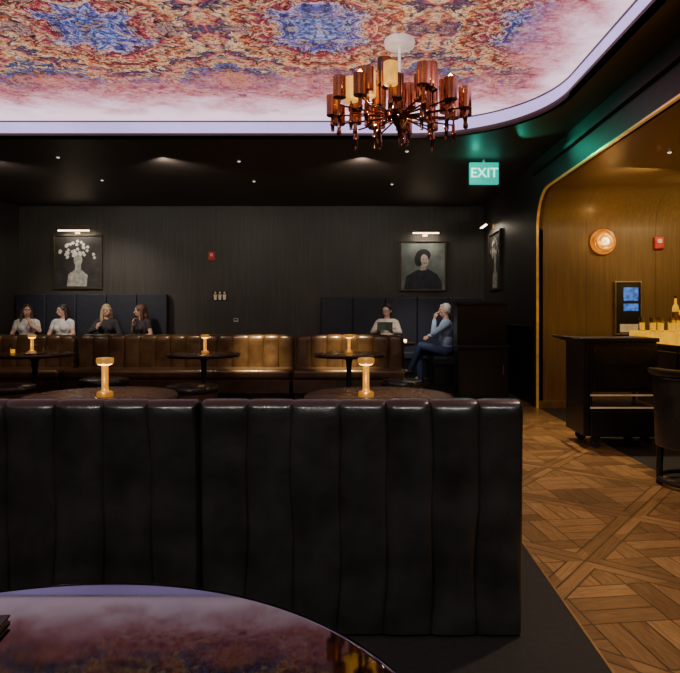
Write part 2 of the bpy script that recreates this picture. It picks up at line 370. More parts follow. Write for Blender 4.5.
# right side wall with rounded opening to the bar alcove
AY0,AY1,AZ,AR=2.3,8.5,2.95,.5
def prof_open(y0,y1,z1,r,n=10):
    p=[(y1,0)]
    for i in range(n+1):
        a=PI/2*i/n; p.append((y1-r+r*math.cos(a),z1-r+r*math.sin(a)))
    for i in range(n+1):
        a=PI/2+PI/2*i/n; p.append((y0+r+r*math.cos(a),z1-r+r*math.sin(a)))
    p.append((y0,0)); return p
po=prof_open(AY0,AY1,AZ,AR)
outline=[(YB,0)]+[(y,z) for y,z in po]+[(YF,0),(YF,3.6),(YB,3.6)]
struct(fillmesh([[(XR,y,z) for y,z in outline]],'wall_right',M['wall_y'],(.08,0,0)))
X1=5.6
n=len(po)
g=G(); vs=[(XR+.02,y,z) for y,z in po]+[(X1,y,z) for y,z in po]
vs+=[(XR+.02,y+(.04 if y>5 else -.04),z+.04) for y,z in po]+[(X1,y+(.04 if y>5 else -.04),z+.04) for y,z in po]
fs=[(i,i+1,n+i+1,n+i) for i in range(n-1)]+[(2*n+i,3*n+i,3*n+i+1,2*n+i+1) for i in range(n-1)]
struct(g.add(vs,fs).build('wall_bar',M['wood']))
struct(G().box(X1,X1+.1,YF,9,0,3.2).build('wall_bar_side',M['wood'],smooth=False))
# gold edge
g=G(); a=[(y,z) for y,z in po]; pin=prof_open(AY0+.02,AY1-.02,AZ-.02,AR-.02)
vs=[];fs=[]
for (ax,lst) in ((XR-.012,a),(XR-.012,pin),(XR+.018,a),(XR+.018,pin)): vs+=[(ax,y,z) for y,z in lst]
for i in range(n-1):
    fs+=[(i,i+1,n+i+1,n+i),(2*n+i,3*n+i,3*n+i+1,2*n+i+1),(n+i,n+i+1,3*n+i+1,3*n+i),(i,2*n+i,2*n+i+1,i+1)]
struct(g.add(vs,fs).build('trim_4',M['gold']))
struct(G().box(XR+.03,5.6,AY1-.03,AY1-.002,0,.10).build('baseboard_bar',M['brass_dark'],smooth=False))
struct(G().box(XR-.07,XR,8.62,YB,1.06,1.12).box(XR-.025,XR,8.62,YB,.1,1.06).build('trim_5',M['black'],smooth=False))
struct(G().box(XR-.05,XR-.001,YF,8.6,3.20,3.25).build('trim_6',M['black'],smooth=False))
struct(G().box(XL,XR,YB-.02,YB,.1,.22).build('baseboard_back',M['black'],smooth=False))
# ------------------------------------------------------------------ banquettes
def channel_back(width,nch,mat,parent,zt=.95,zb=.015,th=.085,R=.03,depth=.019,lean=.03,pw=4,RT=.03,wob=1):
    prof=[]
    ztt=zt-th*.32
    for i in range(22): z=zb+(ztt-zb)*i/21; prof.append((0,z,-1,0))
    for i in range(1,8):
        a=PI-PI*i/8; prof.append((th/2+th/2*math.cos(a),ztt+th*.32*math.sin(a),math.cos(a),math.sin(a)))
    for i in range(22): z=ztt-(ztt-zb)*i/21; prof.append((th,z,1,0))
    k=len(prof); S=16
    w=width/nch
    xs=[]
    for c in range(nch):
        for s in range(S): xs.append((c+s/S)*w)
        xs+= [(c+.02)*w,(c+.035)*w,(c+.965)*w,(c+.98)*w]
    xs.append(width)
    xs=sorted(set([round(q,5) for q in xs]+[.004,.01,.02,width-.004,width-.01,width-.02]))
    rnd=random.Random(int(width*100)); ph=[rnd.uniform(0,6.28) for _ in range(nch+1)]; am=[rnd.uniform(.65,1.2) for _ in range(nch+1)]
    vs=[]
    for x in xs:
        cidx=min(nch-1,int(x/w+1e-6)); u=(x/w)%1.0; sc=(max(0,1-abs(2*u-1)**pw))**.5*am[cidx]
        e=min(x,width-x); kk=1 if e>=R else math.sqrt(max(0.0,1-(1-e/R)**2))
        kt=1 if e>=RT else math.sqrt(max(0.0,1-(1-e/RT)**2))
        kk=max(kk,.02); ip=0 if e<.03 else 1
        hr=max(th,RT*1.6)
        near=round(x/w); p_=ph[min(nch,near)]
        for (y,z,ny,nz) in prof:
            d=depth*sc*(1-.7*max(0,nz))*(1+.3*math.sin(9*z+ph[cidx])+wob*.12*math.sin(31*z+3*ph[cidx]))
            yy=y+ny*d; zz=z+nz*d
            yy=th/2+(yy-th/2)*kk
            if z>zt-hr: zz-=RT*(1-kt)*(z-(zt-hr))/hr
            yy+=lean*(1-(z-zb)/(zt-zb))
            xo=wob*ip*(.007*math.sin(4.2*z+p_)+.005*math.sin(11*z+2*p_))
            vs.append((x-width/2+xo,yy,zz))
    fs=[]
    for i in range(len(xs)-1):
        for q in range(k-1): fs.append((i*k+q,i*k+q+1,(i+1)*k+q+1,(i+1)*k+q))
        fs.append((i*k+k-1,i*k,(i+1)*k,(i+1)*k+k-1))
    fs.append(tuple(range(k))); fs.append(tuple((len(xs)-1)*k+q for q in reversed(range(k))))
    return G().add(vs,fs).build('backrest',mat,parent,angle=75)
def banquette(width,nch,label,loc,rz,mat,group='channel backed banquettes',**kw):
    t=thing('banquette',label,'banquette',loc,rz,group)
    channel_back(width,nch,mat,t,**kw)
    hw=width/2
    G().box(-hw+.01,hw-.01,.14,.72,.30,.45).build('seat_cushion',mat,t,bevel=.05)
    G().box(-hw+.015,hw-.015,.14,.69,.09,.30).build('seat_base',mat,t,bevel=.01)
    G().box(-hw+.03,hw-.03,.12,.64,.0,.10).build('plinth',M['black'],t,bevel=.004)
    return t
banquette(1.292,7,'black leather channel-backed banquette seen from behind, beside the parquet aisle',(0.0,2.46,0),0,M['leather'],R=.018,RT=.02)
banquette(1.34,7,'black leather channel-backed banquette seen from behind, at the left edge of the photo',(-1.322,2.46,0),0,M['leather'],R=.018,RT=.02)
FK=dict(th=.16,R=.06,RT=.10,depth=.036,pw=2.4,wob=.3)
banquette(1.72,7,'brown-black leather banquette facing the camera behind the right far round table',(-.19,9.97,0),PI,M['leather_brown'],**FK)
banquette(3.42,14,'long brown-black leather banquette facing the camera behind the middle far round table',(-2.78,9.97,0),PI,M['leather_brown'],**FK)
banquette(2.1,9,'brown-black leather banquette behind the far round table at the left edge',(-5.58,9.97,0),PI,M['leather_brown'],**FK)
# ------------------------------------------------------------------ high back booths on the platform
def booth(x0,x1,zt,label,ret=None):
    cx=(x0+x1)/2; hw=(x1-x0)/2
    t=thing('booth_bench',label,'booth bench',(cx,YB-.03,.10))
    zt-=.10
    npan=max(2,round((x1-x0)/.62)); w=(x1-x0)/npan
    for i in range(npan):
        G().box(-hw+i*w+.004,-hw+(i+1)*w-.004,-.16,-.02,.30,zt).build('back_panel',M['navy'],t,bevel=.02)
    G().box(-hw,hw,-.62,-.16,.33,.48).build('seat_cushion',M['navy'],t,bevel=.035)
    G().box(-hw+.01,hw-.01,-.58,-.03,0,.33).build('seat_base',M['black'],t,bevel=.005)
    if ret:
        a,b=ret
        G().box(a-cx,a-cx+.5,-2.0,-.64,.33,.48).build('side_seat_cushion',M['navy'],t,bevel=.035)
        G().box(a-cx+.02,a-cx+.6,-1.98,-.64,0,.33).build('side_seat_base',M['black'],t,bevel=.005)
        G().box(a-cx+.5,a-cx+.62,-2.0,-.17,.33,1.18).build('side_back_panel',M['navy'],t,bevel=.03)
    return t
booth(-6.72,-3.78,1.67,'tall dark upholstered booth bench under the flower portrait where four people sit')
booth(-.80,2.32,1.60,'tall dark navy booth bench under the dark-haired portrait with a side return',ret=(1.17,0))
# ------------------------------------------------------------------ tables, lamps, stools
def make_table(label,loc,r=.495,ht=.75,group='round pedestal tables',top='browntop'):
    t=thing('round_table',label,'table',loc,0,group)
    G().lathe([(0.00001,ht-.035),(r-.016,ht-.035),(r-.012,ht-.035),(r-.003,ht-.028),(r,ht-.017),(r-.003,ht-.006),(r-.008,ht-.0008),(r-.012,ht),(r-.02,ht),(r*.6,ht),(r*.3,ht),(0.00001,ht)],n=128).build('tabletop',M[top],t,angle=30)
    G().lathe([(r-.03,ht-.05),(r-.012,ht-.05),(r-.012,ht-.035),(r-.03,ht-.035)],n=96).build('table_edge_band',M['black'],t)
    G().lathe([(.10,ht-.06),(.045,ht-.10),(.035,ht-.2),(.035,.12),(.045,.06),(.10,.03)],n=28).build('pedestal',M['blackmetal'],t)
    G().lathe([(0.00001,0),(r*.55,0),(r*.55,.012),(r*.5,.022),(.08,.035),(0.00001,.035)],n=48).build('table_base',M['blackmetal'],t)
    return t
far=[(35,'left far round table holding glasses and a plate before the leather banquette'),
     (204,'middle far round dark table with a lit brass lamp and nothing else on it'),
     (349,'right far round dark table with a lit brass lamp, nearest the booth with two people')]
for px,lb in far: make_table(lb,((px-CX)/F*8.5,8.5,0))
make_table('mid-room round table just behind the left black banquette back',((101-CX)/F*4.16,4.16,0))
make_table('mid-room round table just behind the black banquette back beside the aisle',((378-CX)/F*4.16,4.16,0))
make_table('large glossy dark round table in the foreground reflecting the ceiling',(-.50,.625,0),r=.65,top='marble')
make_table('small round table between the reading person and the person in light blue',(.66,10.62,.10),r=.26,ht=.70)
def make_lamp(label,loc):
    t=thing('table_lamp',label,'lamp',loc,0,'cordless brass table lamps')
    G().lathe([(0.00001,0),(.050,0),(.052,.005),(.052,.024),(.047,.032),(.03,.036),(0.00001,.036)],n=32).build('base',M['brass_lamp'],t)
    G().lathe([(.030,.034),(.0225,.044),(.0215,.060),(.0215,.19),(.0225,.205),(.028,.212)],n=24).build('stem',M['brass_glow'],t)
    G().lathe([(.024,.2105),(.050,.214),(.054,.218),(.056,.240),(.054,.252),(.03,.256),(0.00001,.256)],n=32).build('shade',M['brass_cap'],t)
    G().lathe([(.026,.2105),(.046,.2125),(.042,.209),(.026,.205)],n=24).build('diffuser',M['lamp_glow'],t)
    light('POINT',(0,-.12,.11),.30,(1,.56,.18),.005,parent=t)
    return t
lamps=[((105-CX)/F*4.1,4.1,.75,'lit brass table lamp on the mid-room left table'),
 ((366-CX)/F*4.1,4.1,.75,'lit brass table lamp on the mid-room table beside the aisle'),
 ((32-CX)/F*8.5,8.5,.75,'lit brass table lamp on the far left table among glasses'),
 ((205-CX)/F*8.5,8.5,.75,'lit brass table lamp on the middle far table'),
 ((349-CX)/F*8.5,8.5,.75,'lit brass table lamp on the right far table')]
for x,y,z,lb in lamps: make_lamp(lb,(x,y,z))
def make_stool(label,px,Y,r=.31):
    t=thing('pouf_stool',label,'stool',((px-CX)/F*Y,Y,0),0,'round dark pouf stools')
    G().lathe([(0.00001,.36),(r-.01,.36),(r,.375),(r+.004,.41),(r-.01,.44),(r-.05,.452),(0.00001,.455)],n=40).build('seat_pad',M['leather'],t)
    G().lathe([(0.00001,.03),(r-.02,.03),(r-.01,.05),(r-.01,.36),(0.00001,.36)],n=40).build('body',M['leather_brown'],t)
    G().lathe([(0.00001,0),(r-.05,0),(r-.05,.03),(0.00001,.03)],n=32).build('plinth',M['black'],t)
make_stool('dark round pouf stool in front of the middle far table',192,7.35)
make_stool('dark round pouf stool between the left and middle far tables',104,8.1)
make_stool('dark round pouf stool at the left edge before the far left table',8,7.35)
make_stool('dark round pouf stool right of the right far table',402,7.9,.27)
# ------------------------------------------------------------------ chandelier
ch=thing('chandelier','large polished copper chandelier of upright cylinders hanging from the ornate ceiling','chandelier',(.32,5.3,3.635))
G().lathe([(0.00001,0),(.125,0),(.13,-.012),(.125,-.060),(.10,-.070),(0.00001,-.070)],n=40).build('canopy',M['canopy'],ch)
G().rod((0,0,-.065),(0,0,-.50),.013).build('rod',M['canopy'],ch)
G().lathe([(0.00001,-.46),(.03,-.46),(.035,-.52),(.055,-.54),(.055,-.60),(.075,-.62),(.075,-.68),(.05,-.72),(.02,-.76),(.012,-.86),(0.00001,-.94)],n=28).build('hub',M['copper_dark'],ch)
def cup(r,h):
    return [(0.00001,0),(r*.93,0),(r,.004),(r,.02),(r,h),(r-.004,h),(r-.004,.035),(0.00001,.03)]
cups=[]
rr_=random.Random(11)
for i in range(14):
    a=2*PI*(i+.1)/14; cups.append((.57*math.cos(a),.57*math.sin(a),-.64+rr_.choice((-.02,0,.05)),.054,.17))
for i in range(10):
    a=2*PI*(i+.3)/10; cups.append((.42*math.cos(a),.42*math.sin(a),-.60+rr_.choice((-.05,0,.05)),.062,.19))
for i in range(6):
    a=2*PI*(i+.15)/6; cups.append((.27*math.cos(a),.27*math.sin(a),-.55+rr_.choice((-.04,0,.05)),.066,.21))
cups+=[(-.13,-.10,-.42,.062,.22),(.26,-.05,-.45,.062,.23),(.02,.12,-.55,.064,.20)]
for ci,(cx,cy,z,cr,hh) in enumerate(cups):
    lit=ci in (19,27,10)
    cu=G().lathe(cup(cr,hh),(cx,cy,z),n=28).build('cup',M['lit_cup'] if lit else (M['copper'] if ci%3 else M['copper_dark']),ch)
    if lit: cu['label']='glowing amber cup'
    if ci%3==0: G().lathe([(0.00001,.03),(.012,.03),(.02,.07),(.018,.10),(0.00001,.12)],(cx,cy,z+.09),n=12).build('bulb',M['bulb'],cu)
    G().tube([(0,0,-.65),(cx*.55,cy*.55,-.655),(cx,cy,-.65)],.008).build('arm',M['copper_dark'],ch)
    G().rod((cx,cy,-.652),(cx,cy,z+.01),.010).build('stem',M['copper_dark'],ch)
    fl=.09+.08*((ci*7)%3)/2
    G().lathe([(.013,-.64),(.016,-.66),(.016,-.70),(.022,-.71),(.022,-.74),(.016,-.75),(.014,-.66-fl),(0.00001,-.665-fl)],(cx,cy,0),n=12).build('finial',M['copper_dark'],ch)
for a in (.4,2.4,4.4): light('POINT',(.34*math.cos(a),.34*math.sin(a),-.67),2.2,(1,.66,.34),.005,parent=ch)
light('POINT',(-.15,-.30,-.24),1.3,(1,.66,.34),.005,parent=ch)
light('SPOT',(-.9,1.6,3.5),190,(1,.84,.72),.03,target=(.32,5.3,3.2),spot=26,blend=1)  # added spot in front, for highlights on the copper
# ------------------------------------------------------------------ exit sign
ex=thing('exit_sign','glowing teal EXIT sign hanging from the dark ceiling strip','exit sign',(1.67,8.5,H))
G().box(-.20,.20,-.03,.03,-.34,-.04).build('housing',M['exit'],ex,bevel=.008)
G().rod((0,0,-.04),(0,0,0),.02).build('mount',M['whiteplastic'],ex)
fc=bpy.data.curves.new('lettering','FONT'); fc.body='EXIT'; fc.size=.185; fc.align_x='CENTER'; fc.align_y='CENTER'; fc.extrude=.003
fo=bpy.data.objects.new('tmp',fc); col.objects.link(fo); bpy.context.view_layer.update()
me=bpy.data.meshes.new_from_object(fo.evaluated_get(bpy.context.evaluated_depsgraph_get())); bpy.data.objects.remove(fo)
lt=bpy.data.objects.new('lettering',me); col.objects.link(lt); lt.parent=ex; lt.location=(0,-.035,-.19); lt.rotation_euler=(PI/2,0,0)
me.materials.clear(); me.materials.append(M['exit_t'])
light('POINT',(1.50,8.2,3.22),1.8,(.05,1,.7),.005)
light('SPOT',(1.9,7.6,3.3),9,(.05,1,.62),.005,target=(2.4,6.2,3.15),spot=80,blend=1)
# ------------------------------------------------------------------ downlights
def downlight(x,y,z=H):
    t=thing('downlight','small round recessed downlight in the dark ceiling strip','downlight',(x,y,z),0,'recessed ceiling downlights')
    G().lathe([(.026,-.004),(.040,-.004),(.040,0),(.026,0)],n=24).build('trim_ring',M['blackmetal'],t)
    G().lathe([(0.00001,-.018),(.012,-.016),(.021,-.008),(.023,0),(0.00001,0)],n=20).build('lens',M['dl_lens'],t)
    return t
for px,py in ((58,157),(239,161),(407,151),(102,180),(254,181),(392,184)):
    Y=F*(H-1.3)/(CY-py); downlight((px-CX)/F*Y,Y)
d=downlight(3.15,6.35,AZ); d['label']='small recessed downlight in the golden wood ceiling over the bar'; del d['group']
# ------------------------------------------------------------------ pictures
def oval(g,cx,cz,rx,rz,y,n=28,rot=0):
    vs=[]
    for i in range(n):
        a=2*PI*i/n; u,v=rx*math.cos(a),rz*math.sin(a)
        vs.append((cx+u*math.cos(rot)-v*math.sin(rot),y,cz+u*math.sin(rot)+v*math.cos(rot)))
    g.add(vs,[tuple(range(n))])
def poly(g,pts,y): g.add([(x,y,z) for x,z in pts],[tuple(range(len(pts)))])
def frame_geo(w,h,fw=.045,d=.05):
    g=G()
    g.box(-w/2,w/2,-d,0,h/2-fw,h/2).box(-w/2,w/2,-d,0,-h/2,-h/2+fw).box(-w/2,-w/2+fw,-d,0,-h/2+fw,h/2-fw).box(w/2-fw,w/2,-d,0,-h/2+fw,h/2-fw)
    return g
M['cv1']=pm('painted_dark_ground',(.035,.032,.03),.5,var=.5,scale=5)
M['cv2']=pm('painted_slate_ground',(.17,.20,.19),.5,var=.4,scale=4)
M['pale']=pm('painted_pale_stone',(.42,.42,.38),.6,var=.4,scale=12)
M['petal']=pm('painted_white_petals',(.75,.74,.68),.6,var=.2,scale=20)
M['pskin']=pm('painted_face',(.50,.42,.36),.6,var=.3,scale=20)
M['phair']=pm('painted_dark_hair',(.012,.011,.012),.6)
M['pdress']=pm('painted_dark_dress',(.02,.025,.04),.6,var=.5,scale=10)
def picture(label,loc,rz,w,h,kind):
    t=thing('framed_picture',label,'picture',loc,rz)
    frame_geo(w,h,.035).build('frame',M['picframe'],t,smooth=False,bevel=.006)
    G().box(-w/2+.03,w/2-.03,-.02,-.005,-h/2+.03,h/2-.03).build('canvas',M['cv2'] if kind==2 else M['cv1'],t,smooth=False)
    if kind==2:
        g=G(); poly(g,[(-.38,-.46),(-.33,-.20),(-.12,-.08),(.10,-.06),(.27,-.16),(.36,-.30),(.38,-.46)],-.0225); g.build('painted_dress',M['pdress'],t,smooth=False)
        g=G(); oval(g,.0,.20,.15,.13,-.023,rot=.3); oval(g,-.09,.12,.08,.13,-.0232); g.build('painted_hair',M['phair'],t,smooth=False)
        g=G(); oval(g,.03,.11,.075,.12,-.0245,rot=.15); poly(g,[(-.06,-.09),(-.035,.02),(.05,.02),(.06,-.08)],-.024); g.build('painted_face',M['pskin'],t,smooth=False)
        g=G(); oval(g,.01,.125,.012,.006,-.026); oval(g,.065,.125,.012,.006,-.026); oval(g,.04,.05,.02,.007,-.026); g.build('painted_features',M['phair'],t,smooth=False)
    else:
        g=G(); poly(g,[(-.22,-.48),(-.19,-.24),(-.06,-.15),(-.05,.0),(.05,.0),(.06,-.15),(.19,-.26),(.17,-.48)],-.0225); oval(g,0,.04,.085,.12,-.023); g.build('painted_bust',M['pale'],t,smooth=False)
        rnd=random.Random(3); g=G()
        for i in range(44):
            a=rnd.uniform(-.1,PI+.1); q=rnd.uniform(.06,.34); x,z=q*math.cos(a)*1.1,.10+q*math.sin(a)*.9
            for k in range(5): oval(g,x+.018*math.cos(k*1.257),z+.018*math.sin(k*1.257),.017,.011,-.0235-i*.00008,10,k*1.257)
        g.build('painted_flowers',M['petal'],t,smooth=False)
    return t
def piclight(label,loc,rz,w=.5):
    t=thing('picture_light',label,'picture light',loc,rz)
    G().box(-.05,.05,-.015,0,-.05,.05).build('mount_plate',M['brass'],t,bevel=.003)
    G().tube([(0,-.01,0),(0,-.10,.05),(0,-.18,.02)],.007).build('arm',M['brass'],t)
    G().rod((-w/2,-.18,.02),(w/2,-.18,.02),.022,n=16).build('shade',M['brass'],t)
    G().box(-w/2+.01,w/2-.01,-.20,-.165,-.014,-.002).build('diffuser',M['white_light'],t,smooth=False)
    light('AREA',(0,-.20,-.02),3.2,(1,.86,.66),w*.9,target=(0,-.03,-.6),sy=.02,parent=t)
    return t
def zat(py,Y): return CH+(CY-py)/F*Y
def xat(px,Y): return (px-CX)/F*Y
YW=12.2
picture('framed picture of a pale bust crowned with white flowers on the dark back wall',(xat(78.5,YW),YW,zat(262,YW)),0,.97,1.08,1)
picture('framed portrait of a dark-haired sitter on slate ground above the navy booth',(xat(423,YW),YW,zat(266,YW)),0,.92,1.00,2)
picture('framed dark picture with a pale figure on the right side wall, seen edge-on',(XR,11.08,zat(261,11.08)),-PI/2,.95,1.05,1)
piclight('brass picture light glowing above the white flower picture',(xat(78,YW),YW,zat(231.5,YW)),0,.62)
piclight('brass picture light glowing above the dark-haired portrait',(xat(425,YW),YW,zat(234,YW)),0,.52)
piclight('brass picture light above the edge-on picture on the right wall',(XR,11.3,zat(226,11.3)),-PI/2,.5)
# ------------------------------------------------------------------ small wall devices
def alarm(label,loc):
    t=thing('fire_alarm',label,'fire alarm',loc)
    G().box(-.065,.065,-.045,0,-.085,.085).build('housing',M['red'],t,bevel=.012)
    G().box(-.03,.03,-.06,-.045,-.01,.05).build('strobe_lens',M['whiteplastic'],t,bevel=.006)
    G().box(-.045,.045,-.049,-.044,-.07,-.03).build('sounder_grille',M['red'],t,bevel=.002)
alarm('red fire alarm strobe on the dark back wall',(xat(212,YW),YW,zat(256,YW)))
alarm('red fire alarm strobe on the golden wood wall above the bar',(xat(658,8.5),8.5,zat(243,8.5)))
t=thing('wall_sign','small dark wall sign with three pale figure symbols on the back wall','sign',(xat(220,YW),YW,zat(296,YW)))
G().box(-.15,.15,-.008,0,-.10,.10).build('plate',M['black'],t,bevel=.003)
for k in(-.09,0,.09):
    g=G().rod((k,-.014,.065),(k,-.008,.065),.020,n=16)
    g.add([(k-.034,-.013,.03),(k+.034,-.013,.03),(k+.022,-.013,-.075),(k-.022,-.013,-.075),(k-.034,-.008,.03),(k+.034,-.008,.03),(k+.022,-.008,-.075),(k-.022,-.008,-.075)],[(0,1,2,3),(4,7,6,5),(0,4,5,1),(1,5,6,2),(2,6,7,3),(3,7,4,0)])
    g.build('figure_symbol',M['cream'],t,smooth=False)
t=thing('thermostat','little white thermostat low on the dark back wall','thermostat',(xat(236,YW),YW,zat(320,YW)))
G().box(-.045,.045,-.02,0,-.035,.035).build('case',M['whiteplastic'],t,bevel=.006)
G().box(-.03,.03,-.023,-.02,-.01,.022).build('display',M['black'],t)
# ------------------------------------------------------------------ service stand at the booth end
st=thing('service_stand','tall black service stand at the open end of the navy booth','service stand',(1.74,9.1,0))
G().box(-.36,.36,-.22,.22,.06,.80).build('lower_cabinet',M['black'],st,bevel=.006)
G().box(-.37,.37,-.26,.22,.80,.84).build('ledge',M['blackmetal'],st,bevel=.004)
G().box(-.36,.36,-.12,.22,.84,1.42).build('upper_cabinet',M['black'],st,bevel=.006)
G().box(-.38,.38,-.15,.24,1.42,1.46).build('top',M['black'],st,bevel=.004)
dd=G().box(-.34,.34,-.232,-.222,.10,.76).build('door',M['black'],st,bevel=.004)
G().rod((.28,-.245,.42),(.28,-.245,.56),.006).build('handle',M['brass_dark'],dd)
G().box(-.33,.33,-.20,.20,0,.06).build('plinth',M['black'],st)
# ------------------------------------------------------------------ trolley
tr=thing('service_trolley','black service trolley on casters at the entrance to the bar','trolley',(2.42,6.2,0))
G().box(-.34,.43,-.27,.27,1.02,1.06).build('top',M['black'],tr,bevel=.008)
G().box(-.23,.41,-.25,.25,.54,1.02).build('upper_cabinet',M['black'],tr,bevel=.006)
dp=G().box(-.20,.38,-.264,-.252,.58,.985).build('door_panel',M['leather'],tr,bevel=.004)
G().rod((-.04,-.275,.80),(.24,-.275,.80),.007).build('handle',M['blackmetal'],dp)
for x in(-.23,.388):
    for y in(-.24,.22): G().box(x,x+.022,y,y+.022,.12,.54).build('post',M['blackmetal'],tr)
G().box(-.23,.41,-.24,.25,.39,.41).build('shelf',M['blackmetal'],tr,bevel=.003)
G().box(-.235,.415,-.275,-.26,.385,.40).build('shelf_edge',M['cream'],tr,bevel=.002)
G().box(-.235,.415,-.275,-.26,.505,.52).build('guard_rail',M['cream'],tr,bevel=.002)
G().box(-.23,.41,-.26,.25,.11,.36).build('lower_bin',M['black'],tr,bevel=.008)
G().box(-.30,-.24,-.26,.25,.12,1.02).build('side_panel',M['black'],tr,bevel=.006)
G().tube([(-.34,-.2,1.04),(-.43,-.2,1.06),(-.45,-.18,1.065),(-.45,.18,1.065),(-.43,.2,1.06),(-.34,.2,1.04)],.014).build('push_handle',M['blackmetal'],tr)
for x in(-.16,.32):
    for y in(-.2,.2):
        w=G().rod((x,y-.018,.055),(x,y+.018,.055),.055,n=28).build('caster_wheel',M['rubber'],tr)
        G().rod((x,y-.020,.055),(x,y+.020,.055),.018,n=24).build('caster_hub',M['blackmetal'],w)
        G().box(x-.022,x+.022,y-.025,y+.025,.075,.115).build('caster_fork',M['blackmetal'],w)
# ------------------------------------------------------------------ bar
bar=thing('bar_counter','bar counter with a glowing amber onyx top and dark front','bar counter',(3.5,5.2,0))
G().box(-.40,.40,-2.2,2.0,.98,1.10).build('countertop',M['bar_glow'],bar,bevel=.01)
G().box(-.32,.34,-2.15,1.95,.10,.975).build('front_panel',M['black'],bar,bevel=.006)
for k in range(9): G().box(-.335,-.318,-2.1+k*.45,-2.1+k*.45+.40,.18,.90).build('front_moulding',M['leather'],bar,bevel=.006)
G().box(-.28,.30,-2.1,1.9,0,.10).build('plinth',M['blackmetal'],bar)
G().tube([(-.46,-2.1,.22),(-.46,1.9,.22)],.02,12).build('foot_rail',M['brass'],bar)
G().box(.0,.36,-2.1,1.9,1.10,1.17).build('bottle_step',M['amber_shelf'],bar,bevel=.005)
def bottle(x,y,z,mat,h,r,label):
    t=thing('bottle',label,'bottle',(x,y,z))
    G().lathe([(0.00001,0),(r,0),(r,.01),(r,h*.55),(r*.85,h*.64),(r*.38,h*.74),(r*.34,h*.93),(r*.4,h*.94),(r*.4,h*.97),(0.00001,h*.97)],n=20).build('glass_body',mat,t)
    G().lathe([(0.00001,h*.93),(r*.45,h*.93),(r*.45,h),(0.00001,h)],n=16).build('cap',M['black'],t)
    G().lathe([(r+.0008,h*.15),(r+.0008,h*.45)],n=20).build('paper_label',M['brass'],t)
bl=[(3.55,7.02,'amber','tall amber bottle at the far end of the lit bar step',.32,.036),
 (3.57,6.86,'darkb','dark wine bottle second along the lit bar step',.30,.037),
 (3.56,6.71,'greenb','green bottle third along the lit bar step',.31,.036),
 (3.64,7.04,'amber','squat amber bottle in the back row at the far bar end',.24,.045)]
for x,y,m_,lb,h,r in bl: bottle(x,y,1.17,M[m_],h,r,lb)
def tumbler(x,y,z,label,h=.10,r=.036,fill=None,group=None):
    t=thing('drinking_glass',label,'glass',(x,y,z),0,group)
    G().lathe([(0.00001,0),(r*.85,0),(r,h),(r-.003,h),(r*.85-.003,.008),(0.00001,.008)],n=20).build('glass_body',M['glass'],t)
    if fill: G().lathe([(0.00001,.009),(r*.84-.004,.009),(r*.9-.004,h*.6),(0.00001,h*.6)],n=20).build('drink',M[fill],t)
for k in range(9): tumbler(3.19+.1*(k%3),7.06-(k//3)*.22-(k%2)*.04,1.10,'small tumbler of amber drink lined up on the glowing bar top',h=.15,fill='amber',group='tumblers on the bar top')
# framed blue screen by the bar
sc=thing('wall_screen','slim dark-framed blue-lit screen on the golden wood wall beside the bar','screen',(xat(627,8.5),8.5,zat(308,8.5)))
frame_geo(.36,.73,.014,.05).build('frame',M['brass_dark'],sc,smooth=False,bevel=.004)
G().box(-.165,.165,-.03,-.005,-.35,.35).build('display',M['black'],sc,smooth=False)
G().box(-.06,.14,-.034,-.03,.10,.28).build('lit_image',M['blue'],sc,smooth=False)
G().box(-.06,.14,-.034,-.03,-.04,.06).build('lit_image_strip',M['blue'],sc,smooth=False)
G().box(-.11,.14,-.034,-.03,-.33,-.22).build('lower_image',M['cream'],sc,smooth=False)
# round sconce
sn=thing('wall_sconce','round glowing amber glass sconce on the golden wood wall','sconce',(xat(602,8.5),8.5,zat(242,8.5)))
RX=Matrix.Rotation(PI/2,3,'X')
G().lathe([(0.00001,0),(.10,0),(.10,.02),(.05,.05),(0.00001,.05)],n=32,M_=RX).build('back_plate',M['brass'],sn)
pr=[(.14,.01)]
for i in range(19):
    a=PI/2*i/18; pr.append((max(1e-5,.172*math.cos(a)+.003*math.sin(i*2.1)),.02+.125*math.sin(a)+.005*math.sin(i*2.1)))
G().lathe(pr,n=48,M_=RX).build('glass_globe',M['sconce'],sn)
light('POINT',(0,-.40,0),3,(1,.5,.14),.005,parent=sn)
# ------------------------------------------------------------------ bar chair
bc=thing('bar_chair','black upholstered low-backed chair at the right edge by the bar','chair',(2.53,4.66,0),.5)
def arc_shell(r0,r1,z0,z1,a0,a1,n=28):
    g=G();vs=[];fs=[]
    for i in range(n+1):
        a=a0+(a1-a0)*i/n
        for r,z in((r0,z0),(r1,z0),(r1+.02,z1),(r0+.02,z1)): vs.append((r*math.cos(a),r*math.sin(a),z))
    for i in range(n):
        for k in range(4): fs.append((i*4+k,i*4+(k+1)%4,(i+1)*4+(k+1)%4,(i+1)*4+k))
    fs+= [(0,1,2,3),(n*4+3,n*4+2,n*4+1,n*4)]
    return g.add(vs,fs)
arc_shell(.240,.310,.30,.83,PI*.78,PI*2.22).build('backrest',M['leather'],bc,bevel=.015)
arc_shell(.240,.345,.83,.885,PI*.76,PI*2.24).build('top_rail',M['black'],bc,bevel=.018)
G().lathe([(0.00001,.30),(.225,.30),(.235,.36),(.235,.49),(.21,.515),(0.00001,.52)],n=40).build('seat',M['leather'],bc)
for a in(.25,.75,1.25,1.75):
    x,y=.27*math.cos(a*PI),.27*math.sin(a*PI)
    G().rod((x,y,0),(x*.98,y*.98,.34),.022,.026).build('leg',M['blackmetal'],bc)
G().tube([(.272*math.cos(2*PI*i/40),.272*math.sin(2*PI*i/40),.045) for i in range(40)],.020,closed=True).build('base_rail',M['blackmetal'],bc)
